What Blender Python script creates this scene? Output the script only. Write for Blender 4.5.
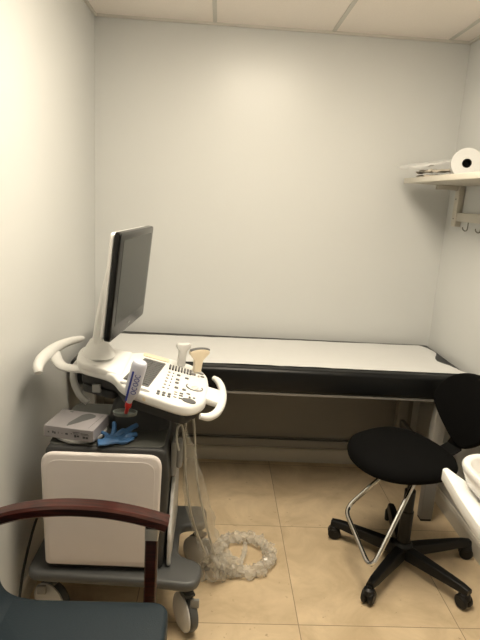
import bpy, bmesh, math, random
from mathutils import Vector, Matrix, noise
random.seed(7)
PI = math.pi
for o in list(bpy.data.objects): bpy.data.objects.remove(o)
S = bpy.context.scene
COL = S.collection

# ------------------------------------------------ camera, world, light, exposure
CX, CY, CZ = 0.6788, -3.0171, 1.5671
yaw, pitch, roll, F = 0.049, 0.225, 0.0595, 537.48
fw = Vector((math.sin(yaw)*math.cos(pitch), math.cos(yaw)*math.cos(pitch), -math.sin(pitch)))
rt = Vector((math.cos(yaw), -math.sin(yaw), 0)); up = rt.cross(fw)
r2 = math.cos(roll)*rt + math.sin(roll)*up; u2 = -math.sin(roll)*rt + math.cos(roll)*up
cam_d = bpy.data.cameras.new('camera'); cam = bpy.data.objects.new('camera', cam_d); COL.objects.link(cam)
M = Matrix((r2, u2, -fw)).transposed().to_4x4(); M.translation = (CX, CY, CZ)
cam.matrix_world = M
cam_d.sensor_fit = 'VERTICAL'; cam_d.sensor_height = 24; cam_d.lens = F/640*24; cam_d.clip_start = 0.02
S.camera = cam
w = bpy.data.worlds.new('world'); S.world = w; w.use_nodes = True
w.node_tree.nodes['Background'].inputs[0].default_value = (1, .85, .66, 1)
w.node_tree.nodes['Background'].inputs[1].default_value = 0.15
LAMP_STRENGTH = 8.6
LAMP_COLOUR = (1.0, .88, .70, 1)
S.view_settings.view_transform = 'Standard'; S.view_settings.look = 'None'
S.view_settings.gamma = 1; S.view_settings.use_curve_mapping = False
S.view_settings.exposure = 1.46

# ------------------------------------------------ materials
def mat(name, col, rough=.5, metal=0, noise_amt=0, scale=20, bump=0, bscale=80, spec=.5, alpha=1, coat=0, trans=0, detail=4):
    m = bpy.data.materials.new(name); m.use_nodes = True
    nt = m.node_tree; b = nt.nodes['Principled BSDF']
    b.inputs['Base Color'].default_value = (*col, 1); b.inputs['Roughness'].default_value = rough
    b.inputs['Metallic'].default_value = metal; b.inputs['Specular IOR Level'].default_value = spec
    b.inputs['Alpha'].default_value = alpha; b.inputs['Coat Weight'].default_value = coat
    b.inputs['Transmission Weight'].default_value = trans
    tc = nt.nodes.new('ShaderNodeTexCoord')
    n = nt.nodes.new('ShaderNodeTexNoise'); n.inputs['Scale'].default_value = scale; n.inputs['Detail'].default_value = detail
    nt.links.new(tc.outputs['Object'], n.inputs['Vector'])
    r = nt.nodes.new('ShaderNodeMix'); r.data_type = 'RGBA'
    a = max(noise_amt, .02)
    r.inputs[6].default_value = (*[c*(1-a) for c in col], 1); r.inputs[7].default_value = (*[min(1, c*(1+a)) for c in col], 1)
    nt.links.new(n.outputs['Fac'], r.inputs[0]); nt.links.new(r.outputs[2], b.inputs['Base Color'])
    if bump:
        n2 = nt.nodes.new('ShaderNodeTexNoise'); n2.inputs['Scale'].default_value = bscale; n2.inputs['Detail'].default_value = 3
        nt.links.new(tc.outputs['Object'], n2.inputs['Vector'])
        bp = nt.nodes.new('ShaderNodeBump'); bp.inputs['Strength'].default_value = bump; bp.inputs['Distance'].default_value = .002
        nt.links.new(n2.outputs['Fac'], bp.inputs['Height']); nt.links.new(bp.outputs[0], b.inputs['Normal'])
    return m
WALL = mat('wall_paint', (.60, .61, .60), .33, noise_amt=.02, scale=3, bump=.12, bscale=60, spec=.4)
CEIL = mat('ceiling_tile', (.88, .82, .76), .9, noise_amt=.05, scale=160, bump=.5, bscale=220)
GRID = mat('ceiling_grid_paint', (.60, .58, .53), .5)
BASE = mat('baseboard_paint', (.66, .62, .54), .45)
WHITE = mat('white_plastic', (.78, .78, .76), .35, spec=.5)
WHITE2 = mat('ivory_plastic', (.60, .595, .58), .42)
PANEL = mat('cart_panel_plastic', (.76, .71, .69), .45)
TOPG = mat('cart_top_grey', (.095, .098, .088), .6)
DGREY = mat('dark_grey_plastic', (.034, .035, .035), .5, bump=.1, bscale=400)
MGREY = mat('mid_grey_plastic', (.085, .088, .088), .45)
LGREY = mat('light_grey_plastic', (.26, .26, .25), .5)
BLACK = mat('black_plastic', (.005, .005, .005), .45, spec=.35)
GLOSSB = mat('glossy_black_plastic', (.003, .003, .003), .2, spec=.35)
SCREEN = mat('screen_glass', (.016, .018, .015), .25, spec=.25)
VINYL = mat('black_vinyl', (.004, .0045, .005), .38, spec=.3, bump=.25, bscale=120)
FABRIC = mat('black_fabric', (.0035, .0035, .0035), .95, noise_amt=.3, scale=300, bump=.6, bscale=700, spec=.1)
TEAL = mat('teal_vinyl', (.014, .025, .034), .55, spec=.35, noise_amt=.06, scale=6, bump=.35, bscale=260)
CHROME = mat('chrome', (.75, .75, .74), .16, metal=1)
HOOKM = mat('hook_metal', (.22, .21, .19), .4, metal=.6)
STEEL = mat('brushed_steel', (.62, .62, .60), .35, metal=.5)
FRAME = mat('grey_table_enamel', (.26, .25, .23), .4)
PAPER = mat('white_paper', (.60, .605, .60), .8, bump=.15, bscale=30)
TISSUE = mat('tissue_paper', (.50, .45, .38), .85, bump=.4, bscale=60)
SHELFM = mat('cream_shelf_paint', (.55, .52, .45), .45)
BOXM = mat('box_cardboard', (.28, .265, .275), .5)
PRINT = mat('dark_print', (.05, .05, .055), .5)
BLUE = mat('blue_nitrile', (.055, .15, .33), .42, noise_amt=.15, scale=40, bump=.3, bscale=90)
BEIGE = mat('beige_plastic', (.72, .62, .46), .4)
RED = mat('red_plastic', (.45, .015, .012), .35)
BLUEPR = mat('blue_print', (.03, .05, .30), .4)
BOTTLE = mat('milky_bottle_plastic', (.60, .62, .72), .3)
CLEAR = mat('clear_plastic', (.75, .77, .75), .12, alpha=.25)
FILM = mat('clear_crinkled_film', (.74, .71, .63), .10, alpha=.36, spec=1)
FILM2 = mat('clear_film', (.72, .69, .60), .10, alpha=.27, spec=1)
CABLE = mat('beige_cable', (.50, .48, .42), .45)
CORD = mat('black_cord', (.01, .01, .01), .5)
BASIN = mat('basin_ceramic', (.78, .77, .75), .2, coat=.3)
KEYM = mat('key_grey', (.10, .10, .10), .5)
KEYL = mat('key_light', (.38, .37, .34), .5)

def wood_mat():
    m = mat('mahogany_wood', (.10, .022, .014),           .30, coat=.15); nt = m.node_tree; b = nt.nodes['Principled BSDF']
    tc = nt.nodes.new('ShaderNodeTexCoord'); mp = nt.nodes.new('ShaderNodeMapping'); mp.inputs['Scale'].default_value = (3, 60, 60)
    n = nt.nodes.new('ShaderNodeTexNoise'); n.inputs['Scale'].default_value = 2; n.inputs['Detail'].default_value = 6
    r = nt.nodes.new('ShaderNodeValToRGB'); r.color_ramp.elements[0].position = .35; r.color_ramp.elements[1].position = .7
    r.color_ramp.elements[0].color = (.018, .004, .003, 1); r.color_ramp.elements[1].color = (.075, .014, .008, 1)
    nt.links.new(tc.outputs['Object'], mp.inputs[0]); nt.links.new(mp.outputs[0], n.inputs['Vector'])
    nt.links.new(n.outputs['Fac'], r.inputs[0]); nt.links.new(r.outputs[0], b.inputs['Base Color'])
    return m
WOOD = wood_mat()

def floor_mat():
    m = bpy.data.materials.new('travertine_tile'); m.use_nodes = True; nt = m.node_tree; N = nt.nodes; L = nt.links
    b = N['Principled BSDF']; b.inputs['Roughness'].default_value = .33; b.inputs['Specular IOR Level'].default_value = .45
    tc = N.new('ShaderNodeTexCoord'); sp = N.new('ShaderNodeSeparateXYZ'); L.new(tc.outputs['Object'], sp.inputs[0])
    def grout(out, off):
        a = N.new('ShaderNodeMath'); a.operation = 'ADD'; a.inputs[1].default_value = off; L.new(out, a.inputs[0])
        d = N.new('ShaderNodeMath'); d.operation = 'DIVIDE'; d.inputs[1].default_value = .624; L.new(a.outputs[0], d.inputs[0])
        f = N.new('ShaderNodeMath'); f.operation = 'FLOOR'; L.new(d.outputs[0], f.inputs[0])
        p = N.new('ShaderNodeMath'); p.operation = 'PINGPONG'; p.inputs[1].default_value = .5; L.new(d.outputs[0], p.inputs[0])
        c = N.new('ShaderNodeMath'); c.operation = 'LESS_THAN'; c.inputs[1].default_value = .0026; L.new(p.outputs[0], c.inputs[0])
        return c, f
    gx, fx = grout(sp.outputs['X'], -1.0533+.624*8); gy, fy = grout(sp.outputs['Y'], .6768+.624*8)
    mx = N.new('ShaderNodeMath'); mx.operation = 'MAXIMUM'; L.new(gx.outputs[0], mx.inputs[0]); L.new(gy.outputs[0], mx.inputs[1])
    # per tile variation
    cb = N.new('ShaderNodeCombineXYZ'); L.new(fx.outputs[0], cb.inputs[0]); L.new(fy.outputs[0], cb.inputs[1])
    wn = N.new('ShaderNodeTexWhiteNoise'); L.new(cb.outputs[0], wn.inputs['Vector'])
    va = N.new('ShaderNodeVectorMath'); va.operation = 'SCALE'; va.inputs['Scale'].default_value = 5; L.new(wn.outputs['Color'], va.inputs[0])
    vb = N.new('ShaderNodeVectorMath'); vb.operation = 'ADD'; L.new(va.outputs[0], vb.inputs[0]); L.new(tc.outputs['Object'], vb.inputs[1])
    n1 = N.new('ShaderNodeTexNoise'); n1.inputs['Scale'].default_value = 4.5; n1.inputs['Detail'].default_value = 8; n1.inputs['Roughness'].default_value = .6; n1.inputs['Distortion'].default_value = .8
    L.new(vb.outputs[0], n1.inputs['Vector'])
    r = N.new('ShaderNodeValToRGB'); r.color_ramp.elements[0].position = .3; r.color_ramp.elements[1].position = .72
    r.color_ramp.elements[0].color = (.52, .40, .25, 1); r.color_ramp.elements[1].color = (.76, .61, .41, 1)
    L.new(n1.outputs['Fac'], r.inputs[0])
    n2 = N.new('ShaderNodeTexNoise'); n2.inputs['Scale'].default_value = 38; n2.inputs['Detail'].default_value = 4; L.new(vb.outputs[0], n2.inputs['Vector'])
    r2_ = N.new('ShaderNodeValToRGB'); r2_.color_ramp.elements[0].position = .69; r2_.color_ramp.elements[1].position = .74
    L.new(n2.outputs['Fac'], r2_.inputs[0])
    mk = N.new('ShaderNodeMath'); mk.operation = 'MULTIPLY'; mk.inputs[1].default_value = .45; L.new(r2_.outputs[0], mk.inputs[0])
    m0 = N.new('ShaderNodeMix'); m0.data_type = 'RGBA'; L.new(mk.outputs[0], m0.inputs[0]); L.new(r.outputs[0], m0.inputs[6]); m0.inputs[7].default_value = (.24, .14, .065, 1)
    m1 = N.new('ShaderNodeMix'); m1.data_type = 'RGBA'; L.new(mx.outputs[0], m1.inputs[0]); L.new(m0.outputs[2], m1.inputs[6]); m1.inputs[7].default_value = (.30, .22, .14, 1)
    L.new(m1.outputs[2], b.inputs['Base Color'])
    return m
FLOOR = floor_mat()
LAMP = bpy.data.materials.new('lamp_diffuser'); LAMP.use_nodes = True
b_ = LAMP.node_tree.nodes['Principled BSDF']; b_.inputs['Emission Color'].default_value = LAMP_COLOUR; b_.inputs['Emission Strength'].default_value = LAMP_STRENGTH
b_.inputs['Base Color'].default_value = (.8, .8, .8, 1)

# ------------------------------------------------ helpers
def thing(name, label, cat, loc=(0, 0, 0), group=None):
    o = bpy.data.objects.new(name, None); COL.objects.link(o); o.location = loc; o.empty_display_size = .05
    o['label'] = label; o['category'] = cat
    if group: o['group'] = group
    return o
def root_loc(p):
    while p is not None and p.parent is not None: p = p.parent
    return Vector(p.location) if p is not None else Vector((0, 0, 0))
def obj(name, bm, m, parent=None, smooth=True, loc=None, label=None, cat=None, group=None, kind=None, angle=35):
    """bm is in world coordinates; shift it to its origin"""
    org = root_loc(parent) if parent is not None else Vector(loc if loc else (0, 0, 0))
    bmesh.ops.translate(bm, verts=bm.verts, vec=-org)
    bmesh.ops.recalc_face_normals(bm, faces=bm.faces)
    me = bpy.data.meshes.new(name); bm.to_mesh(me); bm.free(); me.materials.append(m)
    if smooth:
        for p in me.polygons: p.use_smooth = True
        me.set_sharp_from_angle(angle=math.radians(angle))
    o = bpy.data.objects.new(name, me); COL.objects.link(o)
    if parent is not None: o.parent = parent
    else: o.location = org
    if label: o['label'] = label
    if cat: o['category'] = cat
    if group: o['group'] = group
    if kind: o['kind'] = kind
    return o
def B(): return bmesh.new()
def merge(bm, b2, mtx=None):
    if mtx is not None: bmesh.ops.transform(b2, matrix=mtx, verts=b2.verts)
    me = bpy.data.meshes.new('t'); b2.to_mesh(me); b2.free(); bm.from_mesh(me); bpy.data.meshes.remove(me); return bm
def box(bm, x0, x1, y0, y1, z0, z1, bev=0, seg=3, mtx=None):
    t = B(); bmesh.ops.create_cube(t, size=1)
    for v in t.verts: v.co = Vector(((x0+x1)/2+v.co.x*(x1-x0), (y0+y1)/2+v.co.y*(y1-y0), (z0+z1)/2+v.co.z*(z1-z0)))
    if bev: bmesh.ops.bevel(t, geom=t.edges[:], offset=bev, segments=seg, profile=.5, affect='EDGES', clamp_overlap=True)
    return merge(bm, t, mtx)
def rounded(pts, r, seg=5):
    """round the corners of a 2-D polygon; r a number or list"""
    out = []; n = len(pts)
    for i, p in enumerate(pts):
        ri = r[i] if isinstance(r, (list, tuple)) else r
        p = Vector(p); a = Vector(pts[i-1])-p; b = Vector(pts[(i+1) % n])-p
        if ri <= 0: out.append(tuple(p)); continue
        ri = min(ri, a.length*.48, b.length*.48); A = p+a.normalized()*ri; C = p+b.normalized()*ri
        for k in range(seg+1):
            t = k/seg; out.append(tuple(A*(1-t)**2+p*2*t*(1-t)+C*t*t))
    return out
def prism(bm, pts, h0, h1, f=None, bev=0, seg=2):
    """extrude 2-D outline from h0 to h1; f maps (u,v,h) to the world"""
    if f is None: f = lambda u, v, h: (u, v, h)
    t = B(); vs = [t.verts.new((p[0], p[1], h0)) for p in pts]; fa = t.faces.new(vs)
    e = bmesh.ops.extrude_face_region(t, geom=[fa])
    for v in e['geom']:
        if isinstance(v, bmesh.types.BMVert): v.co.z = h1
    bmesh.ops.recalc_face_normals(t, faces=t.faces)
    if bev:
        ed = [x for x in t.edges if abs(x.verts[0].co.z-x.verts[1].co.z) < 1e-7]
        bmesh.ops.bevel(t, geom=ed, offset=bev, segments=seg, profile=.5, affect='EDGES', clamp_overlap=True)
    for v in t.verts: v.co = Vector(f(*v.co))
    return merge(bm, t)
def spline(pts, n=8):
    P = [Vector(p) for p in pts]; out = []
    for i in range(len(P)-1):
        p0 = P[max(i-1, 0)]; p1 = P[i]; p2 = P[i+1]; p3 = P[min(i+2, len(P)-1)]
        for k in range(n):
            t = k/n; out.append(.5*((2*p1)+(p2-p0)*t+(2*p0-5*p1+4*p2-p3)*t*t+(3*p1-p0-3*p2+p3)*t**3))
    out.append(P[-1]); return out
def tube(bm, pts, r, seg=10, smooth=0, cap=True, closed=False, flat=None):
    """r: number or list of radii (or (ru,rv) pairs) along pts"""
    rs = r if isinstance(r, list) else [r]*len(pts)
    rs = [x if isinstance(x, tuple) else (x, x) for x in rs]
    if smooth:
        Rr = spline([Vector((a, b, 0)) for a, b in rs], smooth); pts = spline(pts, smooth); rs = [(abs(v.x), abs(v.y)) for v in Rr]
    P = [Vector(p) for p in pts]; n = len(P); rings = []
    u = None
    for i in range(n):
        if closed: d = P[(i+1) % n]-P[i-1]
        else: d = P[min(i+1, n-1)]-P[max(i-1, 0)]
        d.normalize()
        if u is None:
            u = Vector(flat) if flat else (Vector((0, 0, 1)) if abs(d.z) < .9 else Vector((1, 0, 0)))
        u = (u-d*u.dot(d)).normalized(); v = d.cross(u)
        rings.append([bm.verts.new(P[i]+u*math.cos(2*PI*k/seg)*rs[i][0]+v*math.sin(2*PI*k/seg)*rs[i][1]) for k in range(seg)])
    for i in range(n if closed else n-1):
        a = rings[i]; b = rings[(i+1) % n]
        for k in range(seg): bm.faces.new((a[k], a[(k+1) % seg], b[(k+1) % seg], b[k]))
    if cap and not closed: bm.faces.new(rings[0]); bm.faces.new(rings[-1])
    return bm
def bar(bm, pts, w_, h_, bev=.003, upv=(0, 0, 1)):
    """rectangular-section bar along pts"""
    P = [Vector(p) for p in pts]; rings = []
    t = B(); U = Vector(upv)
    for i in range(len(P)):
        d = (P[min(i+1, len(P)-1)]-P[max(i-1, 0)]).normalized(); s = d.cross(U).normalized(); n = s.cross(d)
        b = min(bev, w_/2.2, h_/2.2)
        prof = [(-w_/2+b, -h_/2), (w_/2-b, -h_/2), (w_/2, -h_/2+b), (w_/2, h_/2-b), (w_/2-b, h_/2), (-w_/2+b, h_/2), (-w_/2, h_/2-b), (-w_/2, -h_/2+b)]
        rings.append([t.verts.new(P[i]+s*a+n*c) for a, c in prof])
    for i in range(len(P)-1):
        a = rings[i]; c = rings[i+1]
        for k in range(8): t.faces.new((a[k], a[(k+1) % 8], c[(k+1) % 8], c[k]))
    t.faces.new(rings[0]); t.faces.new(rings[-1])
    return merge(bm, t)
def lathe(bm, prof, seg=32, mtx=None):
    t = B(); rings = []
    for r, z in prof:
        if r < 1e-6: rings.append([t.verts.new((0, 0, z))])
        else: rings.append([t.verts.new((r*math.cos(2*PI*k/seg), r*math.sin(2*PI*k/seg), z)) for k in range(seg)])
    for a, b in zip(rings, rings[1:]):
        for k in range(seg):
            if len(a) == 1 and len(b) == 1: continue
            if len(a) == 1: t.faces.new((a[0], b[k], b[(k+1) % seg]))
            elif len(b) == 1: t.faces.new((a[k], a[(k+1) % seg], b[0]))
            else: t.faces.new((a[k], a[(k+1) % seg], b[(k+1) % seg], b[k]))
    if len(rings[0]) > 1 and (prof[0] != prof[-1]): t.faces.new(rings[0])
    if len(rings[-1]) > 1 and (prof[0] != prof[-1]): t.faces.new(rings[-1])
    return merge(bm, t, mtx)
def frame_at(loc, zdir, xdir=(1, 0, 0)):
    z = Vector(zdir).normalized(); x = Vector(xdir); x = (x-z*x.dot(z)).normalized(); y = z.cross(x)
    m = Matrix((x, y, z)).transposed().to_4x4(); m.translation = Vector(loc); return m

# ------------------------------------------------ the room
W_, H_, YB = 1.947, 2.423, -4.6
def struct(name, bm, m, smooth=False): return obj(name, bm, m, smooth=smooth, kind='structure')
struct('floor', box(B(), -.1, W_+.1, YB-.1, .1, -.1, 0), FLOOR)
struct('wall_back', box(B(), -.1, W_+.1, 0, .1, 0, H_+.12), WALL)
struct('wall_left', box(B(), -.1, 0, YB, 0, 0, H_+.12), WALL)
struct('wall_right', box(B(), W_, W_+.1, YB, 0, 0, H_+.12), WALL)
struct('wall_front', box(B(), -.1, W_+.1, YB-.1, YB, 0, H_+.12), WALL)
LX0, LX1, LY0, LY1 = .61, 1.22, -2.08, -.86
bm = B()   # ceiling around the lamp opening
for a in ((0, LX0, YB, 0), (LX1, W_, YB, 0), (LX0, LX1, YB, LY0), (LX0, LX1, LY1, 0)): box(bm, a[0], a[1], a[2], a[3], H_, H_+.02)
box(bm, 0, W_, YB, 0, H_+.1, H_+.12)
struct('ceiling', bm, CEIL)
bm = B()
for x in (.61, 1.22, 1.83): box(bm, x-.010, x+.010, YB+.01, -.012, H_-.004, H_+.001)
for y in (-.86, -2.08, -3.30, -4.52): box(bm, .012, W_-.012, y-.010, y+.010, H_-.0035, H_+.001)
box(bm, 0, W_, -.014, -.001, H_-.012, H_+.001); box(bm, .001, .014, YB, 0, H_-.012, H_+.001); box(bm, W_-.014, W_-.001, YB, 0, H_-.012, H_+.001)
struct('trim_1', bm, GRID)
def skirting(name, horizontal, a, b, c, s):
    bm = B()
    prof = [(0, 0), (.012, 0), (.012, .072), (.007, .085), (0, .088)]
    if horizontal: prism(bm, prof, a, b, lambda u, v, h: (h, c-s*u-.0005*s, v+.0005))
    else: prism(bm, prof, a, b, lambda u, v, h: (c+s*u+.0005*s, h, v+.0005))
    return struct(name, bm, BASE)
skirting('baseboard_back', True, .014, W_-.014, 0, 1)
skirting('baseboard_left', False, YB+.014, -.001, 0, 1)
skirting('baseboard_right', False, YB+.014, -.001, W_, -1)

t = thing('ceiling_light', 'rectangular fluorescent ceiling light with white drop diffuser', 'light', ((LX0+LX1)/2, (LY0+LY1)/2, H_))
bm = B()
for a in ((LX0+.010, LX0+.035, LY0+.010, LY1-.010), (LX1-.035, LX1-.010, LY0+.010, LY1-.010), (LX0+.035, LX1-.035, LY0+.010, LY0+.035), (LX0+.035, LX1-.035, LY1-.035, LY1-.010)):
    box(bm, a[0], a[1], a[2], a[3], H_-.002, H_+.03)
obj('frame', bm, GRID, t, False)
obj('diffuser', box(B(), LX0+.035, LX1-.035, LY0+.035, LY1-.035, H_-.032, H_+.010, .010, 2), LAMP, t, True)

# ------------------------------------------------ examination table
HT, DT = .787, .618
t = thing('exam_table', 'long black vinyl examination table against the back wall', 'examination table', (.97, -.32, 0))
bm = B(); box(bm, .02, W_-.012, -DT, -.016, .668, HT, .022, 4)
obj('cushion', bm, VINYL, t)
bm = B()
box(bm, .04, W_-.03, -DT+.012, -DT+.042, .654, .6675, .003); box(bm, .04, W_-.03, -.06, -.03, .654, .6675, .003)
box(bm, .04, .07, -DT+.042, -.06, .654, .6675, .003); box(bm, W_-.06, W_-.03, -DT+.042, -.06, .654, .6675, .003)
obj('frame', bm, FRAME, t)
def table_leg(x, y):
    obj('leg', box(B(), x-.03, x+.03, y-.025, y+.025, .012, .6535, .004), FRAME, t)
    obj('leg_foot', box(B(), x-.028, x+.028, y-.023, y+.023, .0005, .012, .003), BLACK, t)
for x in (.10, 1.812):
    for y in (-DT+.045, -.075): table_leg(x, y)
obj('shade_panel', box(B(), .07, W_-.06, -.048, -.034, .176, .6535, .002), mat('shade_taupe', (.225, .215, .195), .6), t, label='added grey-brown board standing in for shade under the table')  # board added to darken the shaded wall below the table
obj('rear_stretcher', box(B(), .13, 1.77, -.075, -.05, .125, .175, .004), FRAME, t)
for x in (.10, 1.812): obj('side_stretcher', box(B(), x-.012, x+.012, -DT+.070, -.100, .30, .345, .003), FRAME, t)

# paper cover on the table
def sheet(nx, ny, f, th=.0012):
    bm = B(); g = [[bm.verts.new(f(i/nx, j/ny)) for j in range(ny+1)] for i in range(nx+1)]
    fs = [bm.faces.new((g[i][j], g[i+1][j], g[i+1][j+1], g[i][j+1])) for i in range(nx) for j in range(ny)]
    bmesh.ops.recalc_face_normals(bm, faces=bm.faces)
    bmesh.ops.solidify(bm, geom=bm.faces[:], thickness=th)
    return bm
def fpaper(u, v):
    # v: 0 front, 1 back; right end is torn
    yv = -.567+v*(.50)-.012*(1-u)*v*6*.6
    end = 1.880+.028*math.sin(v*9+1.0)+.012*noise.noise((v*14, 3, 0))
    if v < .08: end += .03*(1-v/.08)
    x = .05+u*(end-.05)
    z = HT+.0035+.003*abs(noise.noise((x*3, yv*7, 0)))+.0025*abs(noise.noise((x*9, yv*3, 4)))
    if u > .96: z += .004*abs(noise.noise((v*20, 1, 2)))
    return (x, yv, z)
obj('exam_table_paper', sheet(120, 26, fpaper), PAPER, loc=(.97, -.32, HT), label='long white paper sheet spread over the black examination table', cat='paper')

# ------------------------------------------------ ultrasound machine
U = thing('ultrasound_machine', 'white and grey ultrasound machine on wheels with monitor and control panel', 'ultrasound machine', (.33, -1.13, 0))
bm = B()   # main body
prism(bm, rounded([(.118, .243), (.535, .243), (.548, .60), (.538, .712), (.128, .712)], [.02, .02, .03, .03, .03]), -1.325, -.93, lambda u, v, h: (u, h, v), .012, 3)
obj('body', bm, DGREY, U)
bm = B(); prism(bm, rounded([(.136, -1.312), (.528, -1.312), (.528, -.945), (.136, -.945)], .03, 5), .7122, .7145, None, .001, 1)
obj('top_tray', bm, TOPG, U)
bm = B()
prism(bm, rounded([(.126, .268), (.516, .262), (.526, .698), (.118, .698)], [.02, .02, .05, .05], 8), -1.345, -1.3255, lambda u, v, h: (u, h, v), .010, 4)
sp = obj('side_panel', bm, PANEL, U)
bm = B(); prism(bm, rounded([(.142, .288), (.498, .284), (.503, .674), (.138, .674)], [.02, .02, .045, .045], 8), -1.3465, -1.345, lambda u, v, h: (u, h, v), .001, 1)
obj('panel_inset', bm, PANEL, sp)
bm = B(); prism(bm, rounded([(-1.18, .54), (-1.315, .38), (-1.315, .245), (-.95, .245), (-.97, .54)], .02), .5485, .562, lambda u, v, h: (h, u, v), .004)
obj('front_cover', bm, WHITE2, U)
# riser between body and console
rings = []
tb = B()
lv = [(.705, .305, .530, -1.185, -.94), (.74, .307, .530, -1.180, -.94), (.77, .312, .522, -1.170, -.95), (.80, .32, .515, -1.160, -.95), (.83, .33, .49, -1.155, -.96), (.895, .30, .47, -1.15, -1.00)]
for z, x0, x1, y0, y1 in lv:
    pts = rounded([(x0, y0), (x1, y0), (x1, y1), (x0, y1)], .045, 6)
    rings.append([tb.verts.new((a, b, z)) for a, b in pts])
for a, b in zip(rings, rings[1:]):
    n = len(a)
    for k in range(n): tb.faces.new((a[k], a[(k+1) % n], b[(k+1) % n], b[k]))
tb.faces.new(rings[0]); tb.faces.new(rings[-1])
obj('riser', tb, DGREY, U)
# base tray with lobes
bm = B()
op = [(.058, -1.355), (.30, -1.368), (.50, -1.378), (.665, -1.400), (.685, -1.275), (.585, -1.235), (.580, -1.05), (.69, -1.035), (.685, -.90), (.30, -.90), (.06, -.90)]
prism(bm, rounded(op, [.05, 0, .02, .055, .05, .04, .04, .04, .045, 0, .04], 6), .203, .242, None, .014, 3)
obj('base', bm, MGREY, U)
def caster(x, y, nrm, parent=U):
    """twin caster; nrm = horizontal direction the white cover faces"""
    n = Vector((nrm[0], nrm[1], 0)).normalized(); R = .072; c = Vector((x, y, R+.0006))
    bm = B(); lathe(bm, [(0, -.018), (R-.012, -.018), (R-.003, -.013), (R, -.006), (R, .006), (R-.003, .013), (R-.012, .018), (0, .018)], 32, frame_at(c, n, (0, 0, 1)))
    f = B(); d = Vector((0, 0, 1)).cross(n)
    bar(f, [c-n*.002+Vector((0, 0, .070)), Vector((x, y, .204))-n*.002], .03, .04)
    box(f, -.024, .024, -.02, .02, -.006, .006, .003, 2, Matrix.Translation(c+Vector((0, 0, .078))-d*.0) @ n.to_track_quat('Y', 'Z').to_matrix().to_4x4())
    k = obj('caster', bm, MGREY, parent)
    obj('caster_fork', f, MGREY, k)
    bm = B(); lathe(bm, [(0, .034), (.02, .034), (R-.014, .031), (R-.002, .024), (R-.002, .0185), (0, .0185)], 32, frame_at(c+Vector((0, 0, .003)), n, (0, 0, 1)))
    obj('caster_cover', bm, WHITE2, k, label='white caster cover')
    bm = B(); box(bm, -.016, .016, -.006, .006, -.022, .012, .003, 2, Matrix.Translation(c+d*.0-n*.0+Vector((0, 0, .072))+Vector((.028*(1 if x > .3 else -1), -.04, 0))))
    obj('brake_pedal', bm, LGREY, k)
caster(.630, -1.325, (-.88, -.48)); caster(.130, -1.275, (-.45, -.89)); caster(.662, -.975, (-.60, -.80)); caster(.13, -.96, (-.4, -.9))
# console
def zc(x): return .86+.24*(.66-x)
def con(u, v, h): return (u, v, zc(u)+h)
bm = B()
co = [(.185, -1.13), (.215, -1.20), (.325, -1.20), (.375, -1.288), (.44, -1.310), (.60, -1.338), (.658, -1.25), (.672, -1.08), (.66, -.94), (.60, -.868), (.40, -.872), (.33, -.96), (.215, -.965), (.185, -1.01)]
prism(bm, rounded(co, [.03, .03, .04, .04, .02, .05, .05, .05, .05, .05, .04, .04, .03, .03], 6), -.040, 0, con, .012, 4)
C_ = obj('console', bm, WHITE, U)
bm = B()   # raised rear deck
rd = [(.185, -1.10), (.21, -1.203), (.315, -1.203), (.365, -1.215), (.36, -.93), (.32, -.955), (.215, -.955), (.185, -1.03)]
prism(bm, rounded(rd, [.03, .03, .03, .05, .05, .03, .03, .03], 5), -.02, .006, con, .010, 3)
obj('rear_deck', bm, WHITE, U)
bm = B()
prism(bm, rounded([(.21, -1.165), (.335, -1.165), (.39, -1.265), (.59, -1.300), (.635, -1.20), (.635, -.95), (.58, -.90), (.42, -.90), (.33, -.97), (.21, -.97)], .02, 3), -.085, -.0405, con, .008, 2)
prism(bm, rounded([(.215, -1.172), (.335, -1.172), (.36, -.97), (.215, -.97)], .02, 3), -.115, -.084, con, .008, 2)
obj('console_underside', bm, DGREY, U)
obj('clip', box(B(), .255, .285, -1.186, -1.173, .855, .885, .003), LGREY, U)
# keyboard
bm = B(); prism(bm, rounded([(.372, -1.235), (.462, -1.25), (.495, -.955), (.410, -.955)], .006, 3), 0.0, .0016, con)
kb = obj('keyboard', bm, KEYM, C_)
def qd(a, b):   # a 0..1 across (x), b 0..1 along (y)
    x0 = .372+.038*b; x1 = .462+.033*b
    return (x0+(x1-x0)*a, -1.24+.28*b)
for i in range(4):
    bm = B()
    for j in range(13):
        a0 = .05+i*.235; b0 = .03+j*.0725
        p = [qd(a0, b0), qd(a0+.19, b0), qd(a0+.19, b0+.06), qd(a0, b0+.06)]
        prism(bm, p, .0016, .0045, con)
    obj('key_row', bm, MGREY if i % 2 else KEYM, C_)
bm = B(); prism(bm, rounded([(.400, -.935), (.505, -.935), (.505, -.893), (.400, -.893)], .012, 4), .0005, .004, con, .001)
obj('speaker_strip', bm, BEIGE, C_)
def button(x, y, w_=.009, l_=.012, m=KEYM, h=.004, rnd=.004):
    bm = B(); prism(bm, rounded([(x-w_/2, y-l_/2), (x+w_/2, y-l_/2), (x+w_/2, y+l_/2), (x-w_/2, y+l_/2)], rnd, 3), .0003, h, con, .001, 1)
    return obj('button', bm, m, C_)
def recess(x, y, rx, ry):
    bm = B(); prism(bm, [(x+rx*math.cos(2*PI*k/20), y+ry*math.sin(2*PI*k/20)) for k in range(20)], .0003, .0012, con)
    return obj('recess', bm, LGREY, C_)
recess(.388, -1.268, .020, .010); recess(.450, -1.285, .022, .011)
for k in range(8):                                  # slider row
    bm = B(); x = .515+k*.0115; prism(bm, rounded([(x-.0035, -1.012), (x+.0035, -1.012), (x+.0035, -.968), (x-.0035, -.968)], .003, 3), .0003, .009, con, .0015, 1)
    obj('slider', bm, KEYM, C_)
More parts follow.
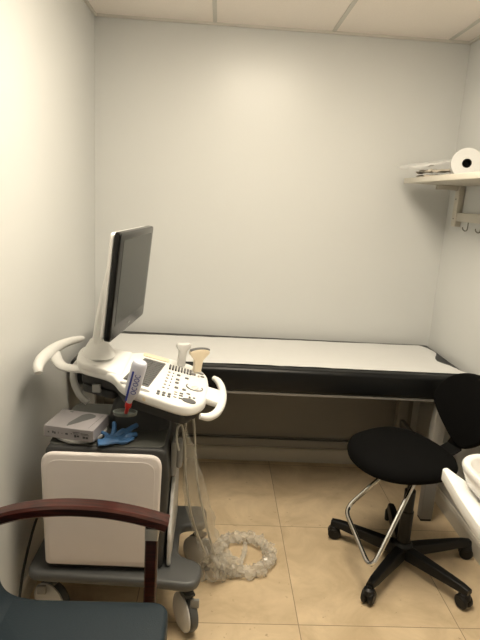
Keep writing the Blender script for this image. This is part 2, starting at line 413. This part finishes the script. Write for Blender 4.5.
for r in range(3):
    for c in range(2): button(.500+r*.0185, -1.285+c*.022, .011, .013)
for r in range(6): button(.512+.001*r, -1.215+r*.034, .010, .008, KEYL)
for r in range(6): button(.528+.001*r, -1.215+r*.034, .005, .006)
for (x, y) in ((.555, -1.185), (.553, -1.135), (.553, -1.10), (.553, -1.05), (.583, -1.185), (.585, -1.06), (.60, -1.215), (.576, -1.25), (.576, -1.275), (.576, -1.228)):
    button(x, y, .014, .013 if y > -1.19 else .007)
for (x, y) in ((.557, -1.228), (.557, -1.25), (.557, -1.275)): button(x, y, .012, .006, KEYL)
button(.607, -.995, .02, .018); button(.628, -1.00, .008, .02, KEYL); button(.638, -.965, .018, .010); button(.643, -.995, .016, .012)
button(.606, -1.243, .008, .010); button(.622, -1.240, .008, .010)
bm = B(); prism(bm, [(.606+.024*math.cos(2*PI*k/24), -1.278+.018*math.sin(2*PI*k/24)) for k in range(24)], .0003, .005, con, .0015)
obj('dial', bm, KEYM, C_)
bm = B(); tube(bm, [con(.618+.030*math.cos(a), -1.135+.030*math.sin(a), .002) for a in [PI*(-1.15+1.3*k/18) for k in range(19)]], .0022, 6)
obj('trackball_ring', bm, KEYM, C_)
bm = B(); lathe(bm, [(0, .006), (.010, .005), (.016, .001), (.016, 0), (0, 0)], 20, Matrix.Translation(Vector(con(.618, -1.135, 0))))
obj('trackball', bm, WHITE2, C_)
bm = B(); prism(bm, [(.452+.005*math.cos(2*PI*k/12), -1.2765, 0) for k in range(12)] and rounded([(.452, -.012), (.462, -.014), (.462, -.026), (.452, -.024)], .003, 3), 0, .0012, lambda u, v, h: (u, -1.3150-h, zc(u)+v))
obj('badge', bm, BEIGE, C_)
# front handle: a bar curved round the console front on a broad tab
bm = B()
hp = [(.646, -1.335), (.676, -1.322), (.706, -1.255), (.724, -1.13), (.722, -1.02), (.708, -.945), (.688, -.915)]
tube(bm, [con(a, b, -.018) for a, b in hp], [.010, .014, .015, .0155, .015, .014, .010], 12, 5)
prism(bm, rounded([(.655, -1.185), (.715, -1.20), (.722, -1.065), (.66, -1.06)], .01, 3), -.032, -.006, con, .005, 2)
obj('front_handle', bm, WHITE, U)
# rear handle
bm = B()
tube(bm, [(.085, -1.235, .938), (.078, -1.215, .955), (.072, -1.15, .963), (.082, -1.05, .970), (.105, -.96, .972), (.140, -.895, .970), (.152, -.880, .968)], [.014, .019, .021, .021, .017, .014, .009], 12, 5)
tube(bm, [(.088, -1.06, .955), (.115, -1.115, .942), (.155, -1.155, .935), (.225, -1.165, .935)], [(.014, .022), (.013, .022), (.013, .020), (.014, .022)], 12, 4)
obj('rear_handle', bm, WHITE, U)
bm = B(); tube(bm, [(.185, -1.02, .93), (.160, -1.05, .90), (.158, -1.06, .85), (.185, -1.075, .80), (.215, -1.08, .775)], [(.012, .016)]*5, 10, 5)
obj('rear_brace', bm, WHITE2, U)
# monitor
bm = B(); lathe(bm, [(.060, .0), (.060, .004), (.052, .022), (.040, .045), (.030, .062), (0, .064)], 36, Matrix.Translation((.258, -1.095, .966)))
obj('monitor_foot', bm, WHITE, U)
bm = B(); bar(bm, [(.256, -1.100, 1.02), (.268, -1.100, 1.10), (.286, -1.098, 1.20), (.306, -1.092, 1.28)], .058, .034, .010, (1, 0, 0))
obj('monitor_neck', bm, WHITE, U)
P0 = Vector((.340, -1.305, 1.075)); ax = Vector((.047, .45, 0)).normalized(); az = Vector((.036, 0, .352)); az = (az-ax*az.dot(ax)).normalized(); an = az.cross(ax)*-1
if an.x < 0: an = -an
def mon(u, v, h): return P0+ax*u+az*v+an*h
MW, MH = .452, .362
bm = B(); prism(bm, rounded([(0, 0), (MW, 0), (MW, MH), (0, MH)], .016, 5), -.022, 0, mon, .004, 3)
mb_ = obj('monitor_bezel', bm, GLOSSB, U)
bm = B(); prism(bm, rounded([(.004, .004), (MW-.004, .004), (MW-.004, MH-.004), (.004, MH-.004)], .016, 5), -.038, -.0225, mon, .006, 3)
prism(bm, rounded([(.09, .06), (MW-.09, .06), (MW-.09, MH-.08), (.09, MH-.08)], .02, 4), -.052, -.035, mon, .008, 3)
obj('monitor_shell', bm, WHITE, U)
bm = B(); prism(bm, rounded([(.040, .048), (MW-.026, .048), (MW-.026, MH-.026), (.040, MH-.026)], .003, 2), .0002, .0010, mon)
obj('screen', bm, SCREEN, mb_)
bm = B(); box(bm, 0, .03, 0, .0008, 0, .004, 0, 1, None)
for v in bm.verts: v.co = Vector(mon(.21+v.co.x, .020+v.co.z, .0003+v.co.y))
obj('monitor_mark', bm, LGREY, mb_)
# holders on the right flank
bm = B(); box(bm, .546, .566, -1.245, -1.175, .565, .700, .008, 3); box(bm, .5655, .586, -1.225, -1.170, .59, .690, .008, 3)
obj('probe_bracket', bm, LGREY, U)
bm = B()
tube(bm, [(.515, -1.13, .755), (.550, -1.16, .755), (.572, -1.19, .735), (.580, -1.20, .75)], .005, 8, 4)
tube(bm, [(.500, -1.10, .775), (.560, -1.12, .775), (.600, -1.14, .765), (.608, -1.14, .78)], .005, 8, 4)
obj('cable_hook', bm, LGREY, U)
bm = B()   # gel cup on an arm under the near edge of the console
lathe(bm, [(.038, .0), (.041, .012), (.0385, .012), (.0355, .0015), (0, .0015)], 28, Matrix.Translation((.395, -1.315, .832)) @ Matrix.Scale(.62, 4, (0, 1, 0)))
obj('gel_cup', bm, mat('smoked_plastic', (.10, .115, .105), .3), U)
bm = B(); box(bm, .385, .405, -1.288, -1.15, .834, .846, .003); obj('cup_arm', bm, DGREY, U)
# probes
def fan_probe(name, base, topw, hgt, m, label, dark):
    t = thing(name, label, 'ultrasound probe', base, 'ultrasound probes standing on the control panel')
    b0 = Vector(base); bm = B()
    prof = [(-.015, 0), (.015, 0), (.016, hgt*.35), (.018, hgt*.52), (topw*.75, hgt*.68), (topw, hgt*.80), (topw*.98, hgt*.90), (topw*.5, hgt*.985), (0, hgt), (-topw*.5, hgt*.985), (-topw*.98, hgt*.90), (-topw, hgt*.80), (-topw*.75, hgt*.68), (-.018, hgt*.52), (-.016, hgt*.35)]
    if not dark: prof = [(-.015, 0), (.015, 0), (.015, hgt*.55), (.016, hgt*.68), (topw, hgt*.80), (topw, hgt*.93), (topw*.8, hgt), (topw*.3, hgt*.96), (-topw*.3, hgt*.96), (-topw*.8, hgt), (-topw, hgt*.93), (-topw, hgt*.80), (-.016, hgt*.68), (-.015, hgt*.55)]
    a = Vector((.93, .36, 0)).normalized(); upv = Vector((.10, -.05, 1)).normalized(); n = a.cross(upv)
    prism(bm, rounded(prof, .004, 3), -.012, .012, lambda u, v, h: b0+a*u+upv*v+n*h, .005, 3)
    obj('housing', bm, m, t)
    if dark:
        pts = [b0+a*(topw*math.sin(q)*1.02)+upv*(hgt*.895+hgt*.115*math.cos(q*1.0)) for q in [(-1.2+2.4*k/12) for k in range(13)]]
        bm = B(); tube(bm, pts, [(.0035, .011)]*13, 8); obj('lens', bm, KEYM, t, label='dark grey curved lens')
    bm = B(); lathe(bm, [(.017, 0), (.019, .002), (.019, .012), (.0165, .012), (.0165, .001)], 20, Matrix.Translation(b0+Vector((0, 0, .0))))
    return t
fan_probe('ultrasound_probe', con(.553, -.935, .005), .029, .096, WHITE2, 'white T-shaped ultrasound probe standing at back of control panel', False)
fan_probe('ultrasound_probe', con(.618, -.960, .005), .041, .098, BEIGE, 'cream fan-shaped ultrasound probe with dark lens, near front handle', True)

# gel bottle, nose down in its cup
t = thing('gel_bottle', 'upturned milky gel bottle with blue print and red cap', 'bottle', (.398, -1.32, .834))
tip = Vector((.398, -1.320, .8360)); top = Vector((.447, -1.345, 1.030)); dv = (top-tip).normalized(); L = (top-tip).length
fm = frame_at(tip, dv, (1, 0, 0))
bm = B(); lathe(bm, [(.004, 0), (.006, .004), (.007, .028), (.011, .030), (.011, .046), (0, .046)], 20, fm); obj('cap', bm, RED, t)
bm = B(); lathe(bm, [(.009, .046), (.010, .055), (.015, .068), (.022, .084), (.0245, .094), (.0250, L-.012), (.023, L-.003), (.020, L), (0, L)], 32, fm @ Matrix.Scale(.8, 4, (0, 1, 0)))
bb = obj('bottle_body', bm, BOTTLE, t)
# blue markings wrapped round the bottle side that faces out
vt = (Vector((CX, CY, CZ))-(tip+top)/2); vt = (vt-dv*vt.dot(dv)).normalized(); sd = dv.cross(vt)
ctr = math.atan2(*( (lambda q: (q.y/.8, q.x))(fm.inverted().to_3x3() @ vt)))
def onb(s, l, h=.0006):
    a = ctr+s/.025; return fm @ Vector(((.025+h)*math.cos(a), (.025+h)*math.sin(a)*.8, l))
bm = B()
def strip(p, wd):
    for (s0, l0), (s1, l1) in zip(p, p[1:]): tube(bm, [onb(s0, l0), onb(s1, l1)], [(wd, wd*.5)]*2, 6)
sg = -1 if (onb(.01, .1)-onb(0, .1)).dot(rt) > 0 else 1
strip([(sg*.012, .060), (sg*.013, .170)], .0034)
for k in range(5):
    c = .096+k*.0155
    if k in (0, 2, 3): pts = [(-.003*sg*0+.008*math.cos(q)*-sg-.002*sg*-1*0, c+.0058*math.sin(q)) for q in [2*PI*j/10 for j in range(11)]]
    else: pts = [(.008*math.sin(q)*-sg*1.0, c+.0058*math.cos(q)*1.0) for q in [.8+(2*PI-1.6)*j/9 for j in range(10)]]
    strip([(a-.005*sg, b) for a, b in pts], .0012)
obj('bottle_print', bm, BLUEPR, bb, label='blue lettering running up the bottle')

# round dish, box and glove on the cart top
ZT = .7149
bm = B(); lathe(bm, [(0, 0), (.078, 0), (.086, .006), (.088, .016), (.088, .018), (.080, .019), (0, .019)], 40, Matrix.Translation((.228, -1.232, ZT)))
t = thing('round_dish', 'round white plastic dish under the flat printed box', 'dish', (.228, -1.232, ZT))
obj('dish_body', bm, WHITE2, t)
bm = B(); lathe(bm, [(.089, .008), (.0905, .010), (.0905, .013), (.089, .015), (.0885, .0115), (.089, .008)], 40, Matrix.Translation((.228, -1.232, ZT))); obj('dish_rim', bm, LGREY, t)
t = thing('device_box', 'flat pale printed carton with picture of a dark device on its lid', 'box', (.2, -1.17, ZT+.02))
A = Vector((.119, -1.298, 0)); Bx = Vector((.292, -1.332, 0)); D_ = Vector((.142, -1.155, 0)); eu = (Bx-A); ev = (D_-A)
def bxf(u, v, h): p = A+eu*u+ev*v; return (p.x, p.y, ZT+.0195+h)
bm = B(); prism(bm, [(0, 0), (1, 0), (1, 1), (0, 1)], 0, .040, bxf, .0015, 2); obj('carton', bm, BOXM, t)
bm = B(); prism(bm, rounded([(.42, .10), (.40, .28), (.50, .80), (.62, .93), (.78, .86), (.80, .74)], .05, 3), .0402, .0407, bxf); obj('printed_picture', bm, MGREY, t)
bm = B(); prism(bm, [(.86, .12), (.865, .12), (.92, .90), (.915, .90)], .0402, .0405, bxf)
obj('printed_line', bm, PRINT, t)
bm = B(); prism(bm, [(.20, .90), (.27, .90), (.27, .93), (.20, .93)], .0402, .0405, bxf); obj('printed_mark', bm, PRINT, t)
bm = B()
for (u0, u1, h0, h1) in ((.08, .11, .016, .021), (.17, .20, .016, .024), (.21, .24, .014, .022), (.29, .30, .016, .023), (.36, .38, .018, .020), (.44, .49, .016, .022), (.55, .57, .020, .023), (.59, .73, .027, .029), (.62, .66, .010, .019), (.67, .72, .012, .018), (.75, .90, .025, .027), (.60, .70, .022, .0235), (.76, .92, .021, .0225), (.79, .84, .009, .017), (.85, .90, .009, .016)):
    prism(bm, [(u0, -.004), (u1, -.004), (u1, -.0012), (u0, -.0012)], h0, h1, bxf)
obj('printed_text', bm, PRINT, t)
# glove
bm = B(); g0 = Vector((.358, -1.284, ZT))
G = lambda x, y, z: g0+Vector((x, y, z))
tube(bm, [G(-.055, -.028, .010), G(-.03, -.02, .012), G(0, 0, .014), G(.022, .012, .012)], [(.008, .022), (.010, .026), (.013, .030), (.010, .024)], 14, 4)
for pts, r in (([G(-.01, .01, .016), G(-.012, .04, .032), G(-.020, .068, .044)], [.013, .010, .007]),
               ([G(.01, .015, .016), G(.035, .045, .026), G(.062, .075, .034)], [.012, .011, .0095]),
               ([G(.015, 0, .014), G(.042, .020, .020), G(.066, .040, .014)], [.013, .012, .011]),
               ([G(.01, -.015, .010), G(.035, -.018, .012), G(.058, .010, .012)], [.011, .011, .009]),
               ([G(-.02, .0, .012), G(-.038, .022, .020), G(-.055, .028, .020)], [.011, .009, .007]),
               ([G(.0, .0, .02), G(.018, .022, .034), G(.034, .030, .026)], [.010, .010, .007])):
    tube(bm, pts, [(x*.75, x) for x in r], 10, 5)
for v in bm.verts:
    n = noise.noise_vector(v.co*60)*.0035; v.co += n; v.co.z = max(v.co.z, ZT+.0025)
gl = obj('disposable_glove', bm, BLUE, loc=tuple(g0), label='crumpled blue disposable glove lying on the dark cart top', cat='glove', angle=80)
md = gl.modifiers.new('join', 'REMESH'); md.mode = 'VOXEL'; md.voxel_size = .0022; md.use_smooth_shade = True
ms = gl.modifiers.new('soft', 'SMOOTH'); ms.factor = .5; ms.iterations = 2

# probe cables and film cover
t = thing('probe_cable', 'pair of beige probe cables looped over the hooks', 'cable', (.62, -1.14, .5))
bm = B(); tube(bm, [(.576, -1.262, .68), (.566, -1.245, .715), (.568, -1.215, .752), (.582, -1.20, .742), (.594, -1.20, .66), (.600, -1.19, .55), (.616, -1.17, .42), (.645, -1.13, .28), (.695, -1.08, .12)], .0045, 8, 7); obj('cable', bm, CABLE, t)
bm = B(); tube(bm, [(.594, -1.155, .64), (.590, -1.15, .72), (.598, -1.14, .785), (.614, -1.14, .778), (.626, -1.14, .69), (.632, -1.135, .60), (.642, -1.13, .50), (.668, -1.11, .36), (.705, -1.08, .20), (.730, -1.05, .10)], .0045, 8, 7); obj('cable', bm, CABLE, t)
def crinkle(bm, amp, f, zmin=.0015):
    for v in bm.verts:
        v.co += noise.noise_vector(v.co*f)*amp+noise.noise_vector(v.co*f*2.3)*amp*.6
        v.co.z = max(v.co.z, zmin)
t = thing('plastic_probe_cover', 'crinkled clear plastic sleeve hanging down and coiled on floor', 'plastic sleeve', (.78, -.98, 0))
bm = B(); tube(bm, [(.590, -1.175, .735), (.600, -1.17, .66), (.618, -1.165, .56), (.638, -1.155, .45), (.658, -1.13, .36), (.690, -1.11, .25), (.73, -1.09, .14), (.77, -1.05, .06)],
               [(.006, .006), (.020, .012), (.034, .018), (.044, .024), (.046, .028), (.044, .032), (.052, .036), (.058, .036)], 40, 10, cap=False, flat=(1, 0, 0))
for v in bm.verts:
    q = Vector((v.co.x*55, v.co.y*55, v.co.z*9)); v.co += noise.noise_vector(q)*.012*min(1, (.76-v.co.z)*6)+noise.noise_vector(v.co*70)*.004*(1 if v.co.z > .25 else 2.5)
    v.co.z = max(v.co.z, .0015)
obj('hanging_sleeve', bm, FILM2, t, angle=25)
bm = B()
cx_, cy_ = .860, -.930
ring_ = [(cx_+.118*math.cos(a)*(1+.10*noise.noise((math.cos(a)*2, math.sin(a)*2, 0))), cy_+.120*math.sin(a)*(1+.14*noise.noise((math.cos(a)*2, math.sin(a)*2, 5))), .028) for a in [2*PI*k/90 for k in range(90)]]
tube(bm, ring_, [(.022+.010*noise.noise((k*.35, 2, 0)), .024+.010*noise.noise((k*.35, 7, 0))) for k in range(90)], 18, closed=True)
crinkle(bm, .016, 55); obj('coiled_sleeve', bm, FILM, t, angle=25)
bm = B(); tube(bm, [(.70, -1.08, .06), (.74, -1.05, .05), (.80, -1.04, .04), (.83, -1.02, .03)], [(.05, .05), (.055, .05), (.045, .035), (.03, .03)], 20, 8, cap=False)
crinkle(bm, .020, 48); obj('bunched_sleeve', bm, FILM, t, angle=25)
bm = B(); tube(bm, [(.845, -.995, .03), (.862, -.93, .04), (.868, -.87, .035)], [.008, .013, .010], 12, 6); crinkle(bm, .004, 50); obj('rolled_end', bm, FILM, t, angle=30)

# power cord
bm = B(); tube(bm, [(.10, -1.10, .50), (.075, -1.16, .42), (.045, -1.20, .33), (.034, -1.29, .22), (.028, -1.33, .12), (.035, -1.40, .03), (.05, -1.50, .0058), (.12, -1.58, .0058), (.2, -1.60, .0058)], .005, 8, 8)
obj('power_cord', bm, CORD, loc=(.05, -1.3, 0), label='black power cord trailing down beside the left wall', cat='cord')

# ------------------------------------------------ stool
def stool():
    c = Vector((1.572, -.920, 0))
    t = thing('swivel_stool', 'black fabric swivel stool with backrest and chrome footrest', 'stool', (1.572, -.920, 0))
    cast = [(1.302, -.752), (1.353, -1.176), (1.740, -1.188), (1.890, -.875), (1.622, -.598)]
    bm = B(); lathe(bm, [(0, .042), (.030, .042), (.044, .055), (.044, .098), (.032, .110), (0, .110)], 24, Matrix.Translation(c)); obj('hub', bm, BLACK, t)
    for x, y in cast:
        e = Vector((x, y, 0)); d = (e-c).normalized(); s = Vector((-d.y, d.x, 0))
        bm = B(); rings = []
        for q, zc_, hw, hh in ((.03, .068, .032, .024), (.12, .074, .029, .022), (.24, .080, .024, .018), (.30, .082, .022, .015), (.335, .081, .018, .011)):
            p = c+d*q
            prof = rounded([(-hw, -hh), (hw, -hh), (hw*.7, hh), (-hw*.7, hh)], .005, 3)
            rings.append([bm.verts.new(p+s*a+Vector((0, 0, zc_+b))) for a, b in prof])
        for a, b in zip(rings, rings[1:]):
            for k in range(len(a)): bm.faces.new((a[k], a[(k+1) % len(a)], b[(k+1) % len(a)], b[k]))
        bm.faces.new(rings[0]); bm.faces.new(rings[-1])
        obj('base_arm', bm, BLACK, t)
        r = random.uniform(-.5, .5); wd = Vector((math.cos(r), math.sin(r), 0)); wd = (s+wd*.4).normalized()
        bm = B(); cc = Vector((x, y, .0306))
        for sgn in (-1, 1):
            lathe(bm, [(0, -.010), (.025, -.010), (.030, -.004), (.030, .005), (.024, .011), (0, .011)], 20, frame_at(cc+wd*.014*sgn, wd*sgn, (0, 0, 1)))
        k = obj('caster', bm, BLACK, t)
        bm = B(); lathe(bm, [(0, .030), (.018, .030), (.027, .045), (.022, .064), (.010, .070), (.010, .078), (0, .078)], 16, Matrix.Translation((x, y, 0))); obj('caster_housing', bm, BLACK, k)
    bm = B(); lathe(bm, [(0, .109), (.028, .109), (.028, .26), (.024, .262), (.024, .36), (.015, .362), (.015, .47), (0, .47)], 24, Matrix.Translation(c)); obj('column', bm, BLACK, t)
    d = Vector((-.93, -.37, 0)).normalized(); s = Vector((-d.y, d.x, 0)); sc = Vector((1.500, -.922, .531))
    # s points to the camera side or away from it
    bm = B(); box(bm, -.11, .11, -.09, .09, -.045, -.022, .006, 2, frame_at(sc, (0, 0, 1), d)); obj('seat_plate', bm, BLACK, t)
    # seat: dished cushion of rounded outline
    bm = B(); prof = [(0, .040), (.4, .038), (.7, .036), (.88, .030), (.97, .016), (1.0, -.002), (.985, -.018), (.93, -.026), (.5, -.024), (0, -.024)]
    n = 48; rings = []
    for q, z in prof:
        if q == 0: rings.append([bm.verts.new(sc+Vector((0, 0, z)))]); continue
        rg = []
        for k in range(n):
            a = 2*PI*k/n; rr = 1/((abs(math.cos(a))**2.5+abs(math.sin(a))**2.5)**(1/2.5))
            x = math.cos(a)*rr*.203; y = math.sin(a)*rr*(.226-.018*math.cos(a))
            dz = -.020*max(0, math.cos(a))**3*q*q + .008*max(0, -math.cos(a))*q*q
            rg.append(bm.verts.new(sc+d*x*q+s*y*q+Vector((0, 0, z+dz))))
        rings.append(rg)
    for a, b in zip(rings, rings[1:]):
        for k in range(n):
            if len(a) == 1: bm.faces.new((a[0], b[k], b[(k+1) % n]))
            elif len(b) == 1: bm.faces.new((a[k], a[(k+1) % n], b[0]))
            else: bm.faces.new((a[k], a[(k+1) % n], b[(k+1) % n], b[k]))
    obj('seat', bm, FABRIC, t, angle=60)
    # backrest
    bd = Vector((-.93, -.37, .10)).normalized(); bs = Vector((-.37, .93, 0)).normalized(); bu = bs.cross(bd)*-1
    if bu.z < 0: bu = -bu
    bc = Vector((1.826, -.832, .705))
    out = []
    for k in range(40):
        a = 2*PI*k/40; cs, sn = math.cos(a), math.sin(a)
        wv = .185*(1-.50*max(0, -sn)**1.2)
        out.append((cs*wv, sn*(.165 if sn > 0 else .175)))
    bm = B(); prism(bm, out, -.024, .024, lambda u, v, h: bc+bs*u+bu*v+bd*(h+.25*u*u*3), .016, 4)
    obj('backrest', bm, FABRIC, t, angle=60)
    bm = B(); bar(bm, [sc-d*.09+Vector((0, 0, -.036)), sc-d*.24+Vector((0, 0, -.036)), sc-d*.315+Vector((0, 0, -.01)), sc-d*.338+Vector((0, 0, .06)), bc-bd*.030+Vector((0, 0, -.02))], .085, .014, .004)
    obj('back_support', bm, BLACK, t)
    # chrome footrest loop
    def lp(x, y, z): return (x, y, z)
    A1 = sc+d*.02+s*.07+Vector((0, 0, -.05)); 
    far = Vector((1.296, -.905, .248)); near = Vector((1.345, -1.190, .155))
    farT = Vector((1.58, -.82, .490)); nearT = Vector((1.552, -1.02, .490))
    P = [farT]+[farT.lerp(far, .85).lerp(far, q)*(1-q)+far.lerp(far.lerp(near, .15), q)*q for q in [k/8 for k in range(9)]]+[far.lerp(near, .80).lerp(near, q)*(1-q)+near.lerp(near.lerp(nearT, .16), q)*q for q in [k/8 for k in range(9)]]+[nearT]
    bm = B(); tube(bm, P, .0098, 10); obj('footrest', bm, CHROME, t)
    return t
stool()

# ------------------------------------------------ armchair in the foreground
t = thing('armchair', 'teal vinyl armchair with dark mahogany arched arms by the left wall', 'chair', (.35, -1.97, 0))
def qseat():
    bm = B(); x0, x1, y0, y1 = .10, .592, -2.245, -1.718
    prism(bm, rounded([(x0, y0), (x1, y0), (x1, y1), (x0, y1)], [.02, .05, .05, .02], 6), .375, .452, None, .024, 4)
    for v in bm.verts:
        if v.co.z > .44: v.co.z += .012*math.cos((v.co.x-.35)/.26*PI/2)*math.cos((v.co.y+1.98)/.27*PI/2)
    return bm
obj('seat', qseat(), TEAL, t)
bm = B()
prof = []
cl = spline([(.225, .440), (.165, .452), (.130, .485), (.116, .56), (.104, .65), (.080, .78), (.055, .90)], 6)
front = [(p.x, p.y) for p in [Vector((a[0], a[1])) for a in cl]]
bk = [(x-.045 if x-.045 > .006 else .006, z) for x, z in front[::-1]]
prism(bm, front+[(.03, .905)]+bk[1:-6]+[(.085, .44), (.12, .40), (.19, .42)], -2.27, -1.712, lambda u, v, h: (u, h, v), .008, 3)
obj('backrest', bm, TEAL, t)
for yy in (-1.640, -2.305):
    bm = B()
    ap = spline([(.075, yy, .640), (.16, yy, .668), (.27, yy, .684), (.38, yy, .683), (.47, yy, .670), (.550, yy, .650), (.572, yy, .642)], 6)
    bar(bm, ap, .052, .034, .007, (0, 0, 1)); a_ = obj('arm', bm, WOOD, t)
    bm = B(); bar(bm, [(.530, yy, .635), (.528, yy, .35), (.535, yy, .0006)], .030, .036, .004, (1, 0, 0)); obj('front_leg', bm, WOOD, t)
    bm = B(); bar(bm, [(.080, yy, .640), (.060, yy, .55), (.05, yy, .40), (.035, yy, .0006)], .030, .036, .004, (1, 0, 0)); obj('rear_leg', bm, WOOD, t)
    bm = B(); box(bm, .511, .549, yy-.0205, yy+.0205, .598, .6345, .002); obj('bracket', bm, STEEL, t, label='silver metal collar under the arm')
    bm = B(); bar(bm, [(.06, yy, .33), (.52, yy, .33)], .028, .04, .004); obj('side_rail', bm, WOOD, t)
for x in (.13, .50): obj('seat_rail', box(B(), x, x+.03, -2.292, -1.653, .351, .3745, .004), WOOD, t)

# ------------------------------------------------ counter with basin on the right
t = thing('wall_counter', 'white curved counter projecting from the right wall behind nothing but floor', 'counter', (1.7, -2.1, .84))
t['label'] = 'white curved-edge counter reaching into the lower right corner'
bm = B()
cp_ = [(1.346, -1.645), (1.363, -1.638), (1.385, -1.72), (1.42, -1.80), (1.55, -1.86), (1.75, -1.88), (W_-.002, -1.88), (W_-.002, -2.75), (1.36, -2.75), (1.318, -2.2), (1.318, -1.95), (1.328, -1.80)]
prism(bm, rounded(cp_, [.006, .006, .05, .05, .03, 0, 0, 0, .04, .05, .05, .03], 4), .815, .850, None, .004, 2)
obj('worktop', bm, WHITE, t)
for y in (-2.05, -2.6):
    bm = B(); prism(bm, [(W_-.002, .55), (W_-.002, .8145), (1.45, .8145), (1.45, .79)], y-.012, y+.012, lambda u, v, h: (u, h, v))
    obj('wall_bracket', bm, LGREY, t)
t = thing('basin', 'white basin with rounded rim on the counter at the right edge', 'basin', (1.6, -1.9, .85))
bo = rounded([(1.348, -1.88), (1.348, -1.700), (1.72, -1.63), (1.90, -1.66), (1.90, -2.30), (1.40, -2.30)], [.10, .07, .1, .05, .1, .1], 8)
cen = Vector((1.64, -1.95))
bm = B(); rings = []
for sc_, z in ((.90, .8505), (.95, .865), (1.0, .905), (1.0, .915), (.99, .920), (.95, .9205), (.935, .916), (.90, .885), (.80, .868), (.5, .862)):
    rings.append([bm.verts.new((cen.x+(a-cen.x)*sc_, cen.y+(b-cen.y)*sc_, z)) for a, b in bo])
for a, b in zip(rings, rings[1:]):
    for k in range(len(a)): bm.faces.new((a[k], a[(k+1) % len(a)], b[(k+1) % len(a)], b[k]))
bm.faces.new(rings[0]); bm.faces.new(rings[-1])
obj('bowl', bm, BASIN, t, angle=50)
bm = B(); lathe(bm, [(0, .0), (.022, 0), (.022, .002), (.018, .003), (0, .0015)], 20, Matrix.Translation((1.64, -1.95, .8625))); obj('drain', bm, CHROME, t)

# ------------------------------------------------ shelf rack on the right wall
t = thing('wall_shelf', 'cream wall shelf with hook rail high on the right wall', 'shelf', (1.8, -.6, 1.7))
SX = 1.652; SY0, SY1 = -1.10, -.118
bm = B(); box(bm, SX, W_-.002, SY0, SY1, 1.688, 1.706, .002); obj('shelf_board', bm, SHELFM, t)
bm = B(); box(bm, SX-.010, SX-.0005, SY0, SY1, 1.686, 1.712, .003); obj('edge_lip', bm, SHELFM, t)
for y in (-.172, -.95):
    bm = B(); box(bm, W_-.034, W_-.002, y-.024, y+.024, 1.480, 1.6875, .003)
    u_ = obj('upright', bm, SHELFM, t)
    bm = B(); box(bm, 1.80, W_-.0345, y-.010, y+.010, 1.664, 1.6875, .002); obj('bracket_arm', bm, SHELFM, t)
    for z in (1.52, 1.62):
        bm = B(); lathe(bm, [(0, 0), (.004, 0), (.003, .002), (0, .002)], 10, frame_at((W_-.034, y+.002, z), (-1, 0, 0), (0, 0, 1))); obj('screw', bm, PRINT, u_)
bm = B(); box(bm, W_-.030, W_-.010, -.925, -.197, 1.508, 1.552, .003); obj('hook_rail', bm, SHELFM, t)
for y in (-.33, -.47, -.61, -.75):
    bm = B(); tube(bm, [(W_-.024, y, 1.507), (W_-.024, y, 1.480), (W_-.030, y-.006, 1.468), (W_-.042, y-.010, 1.466), (W_-.052, y-.010, 1.474), (W_-.054, y-.010, 1.484)], .003, 8, 4); obj('hook', bm, HOOKM, t)
# paper roll
t = thing('paper_roll', 'white roll of examination paper lying on the wall shelf', 'paper roll', (1.80, -.44, 1.7765))
bm = B(); fm = frame_at((1.801, -.49, 1.7775), (.34, .94, 0), (0, 0, 1))
lathe(bm, [(.021, 0), (.066, 0), (.0685, .002), (.0685, .118), (.066, .12), (.021, .12), (.021, 0)], 44, fm); obj('roll', bm, PAPER, t)
bm = B(); lathe(bm, [(.018, .004), (.0207, .002), (.0207, .118), (.018, .116), (.018, .004)], 28, fm); obj('core', bm, mat('dark_core', (.03, .025, .02), .8), t)
lathe_b = B(); lathe(lathe_b, [(0, .09), (.0178, .09), (.0178, .095), (0, .095)], 20, fm); obj('core_plug', lathe_b, PRINT, t)
bm = B(); box(bm, 1.808, 1.832, -.493, -.4905, 1.7065, 1.748, .001); obj('loose_end', bm, PAPER, t)
# folded papers left of the roll
def fold(name, x0, x1, y0, y1, zf, th, label, m=TISSUE, seed=0, amp=.008):
    def f(u, v):
        x = x0+(x1-x0)*u+.010*noise.noise((v*5, seed, 0)); y = y0+(y1-y0)*v+.012*noise.noise((u*5, seed+3, 0))
        return (x, y, zf(u, v)+amp*noise.noise((u*6+seed, v*5, 1))+amp*.6*noise.noise((u*15+seed, v*9, 4)))
    return obj(name, sheet(24, 16, f, th), m, loc=((x0+x1)/2, (y0+y1)/2, 1.7065), label=label, cat='paper', group='folded papers on the wall shelf', angle=70)
fold('folded_paper', 1.69, 1.83, -.335, -.16, lambda u, v: 1.724+.010*u, .008, 'crumpled tissue pile resting directly on shelf under the top sheet', TISSUE, 1)
fold('folded_paper', 1.685, 1.85, -.33, -.17, lambda u, v: 1.748+.014*u, .008, 'creased middle layer of folded tissue beside the paper roll', TISSUE, 5)
fold('folded_paper', 1.590, 1.86, -.32, -.15, lambda u, v: 1.770+.050*u-.012*(1-v), .010, 'smooth topmost paper sheet poking out past the shelf end', PAPER, 9, .006)
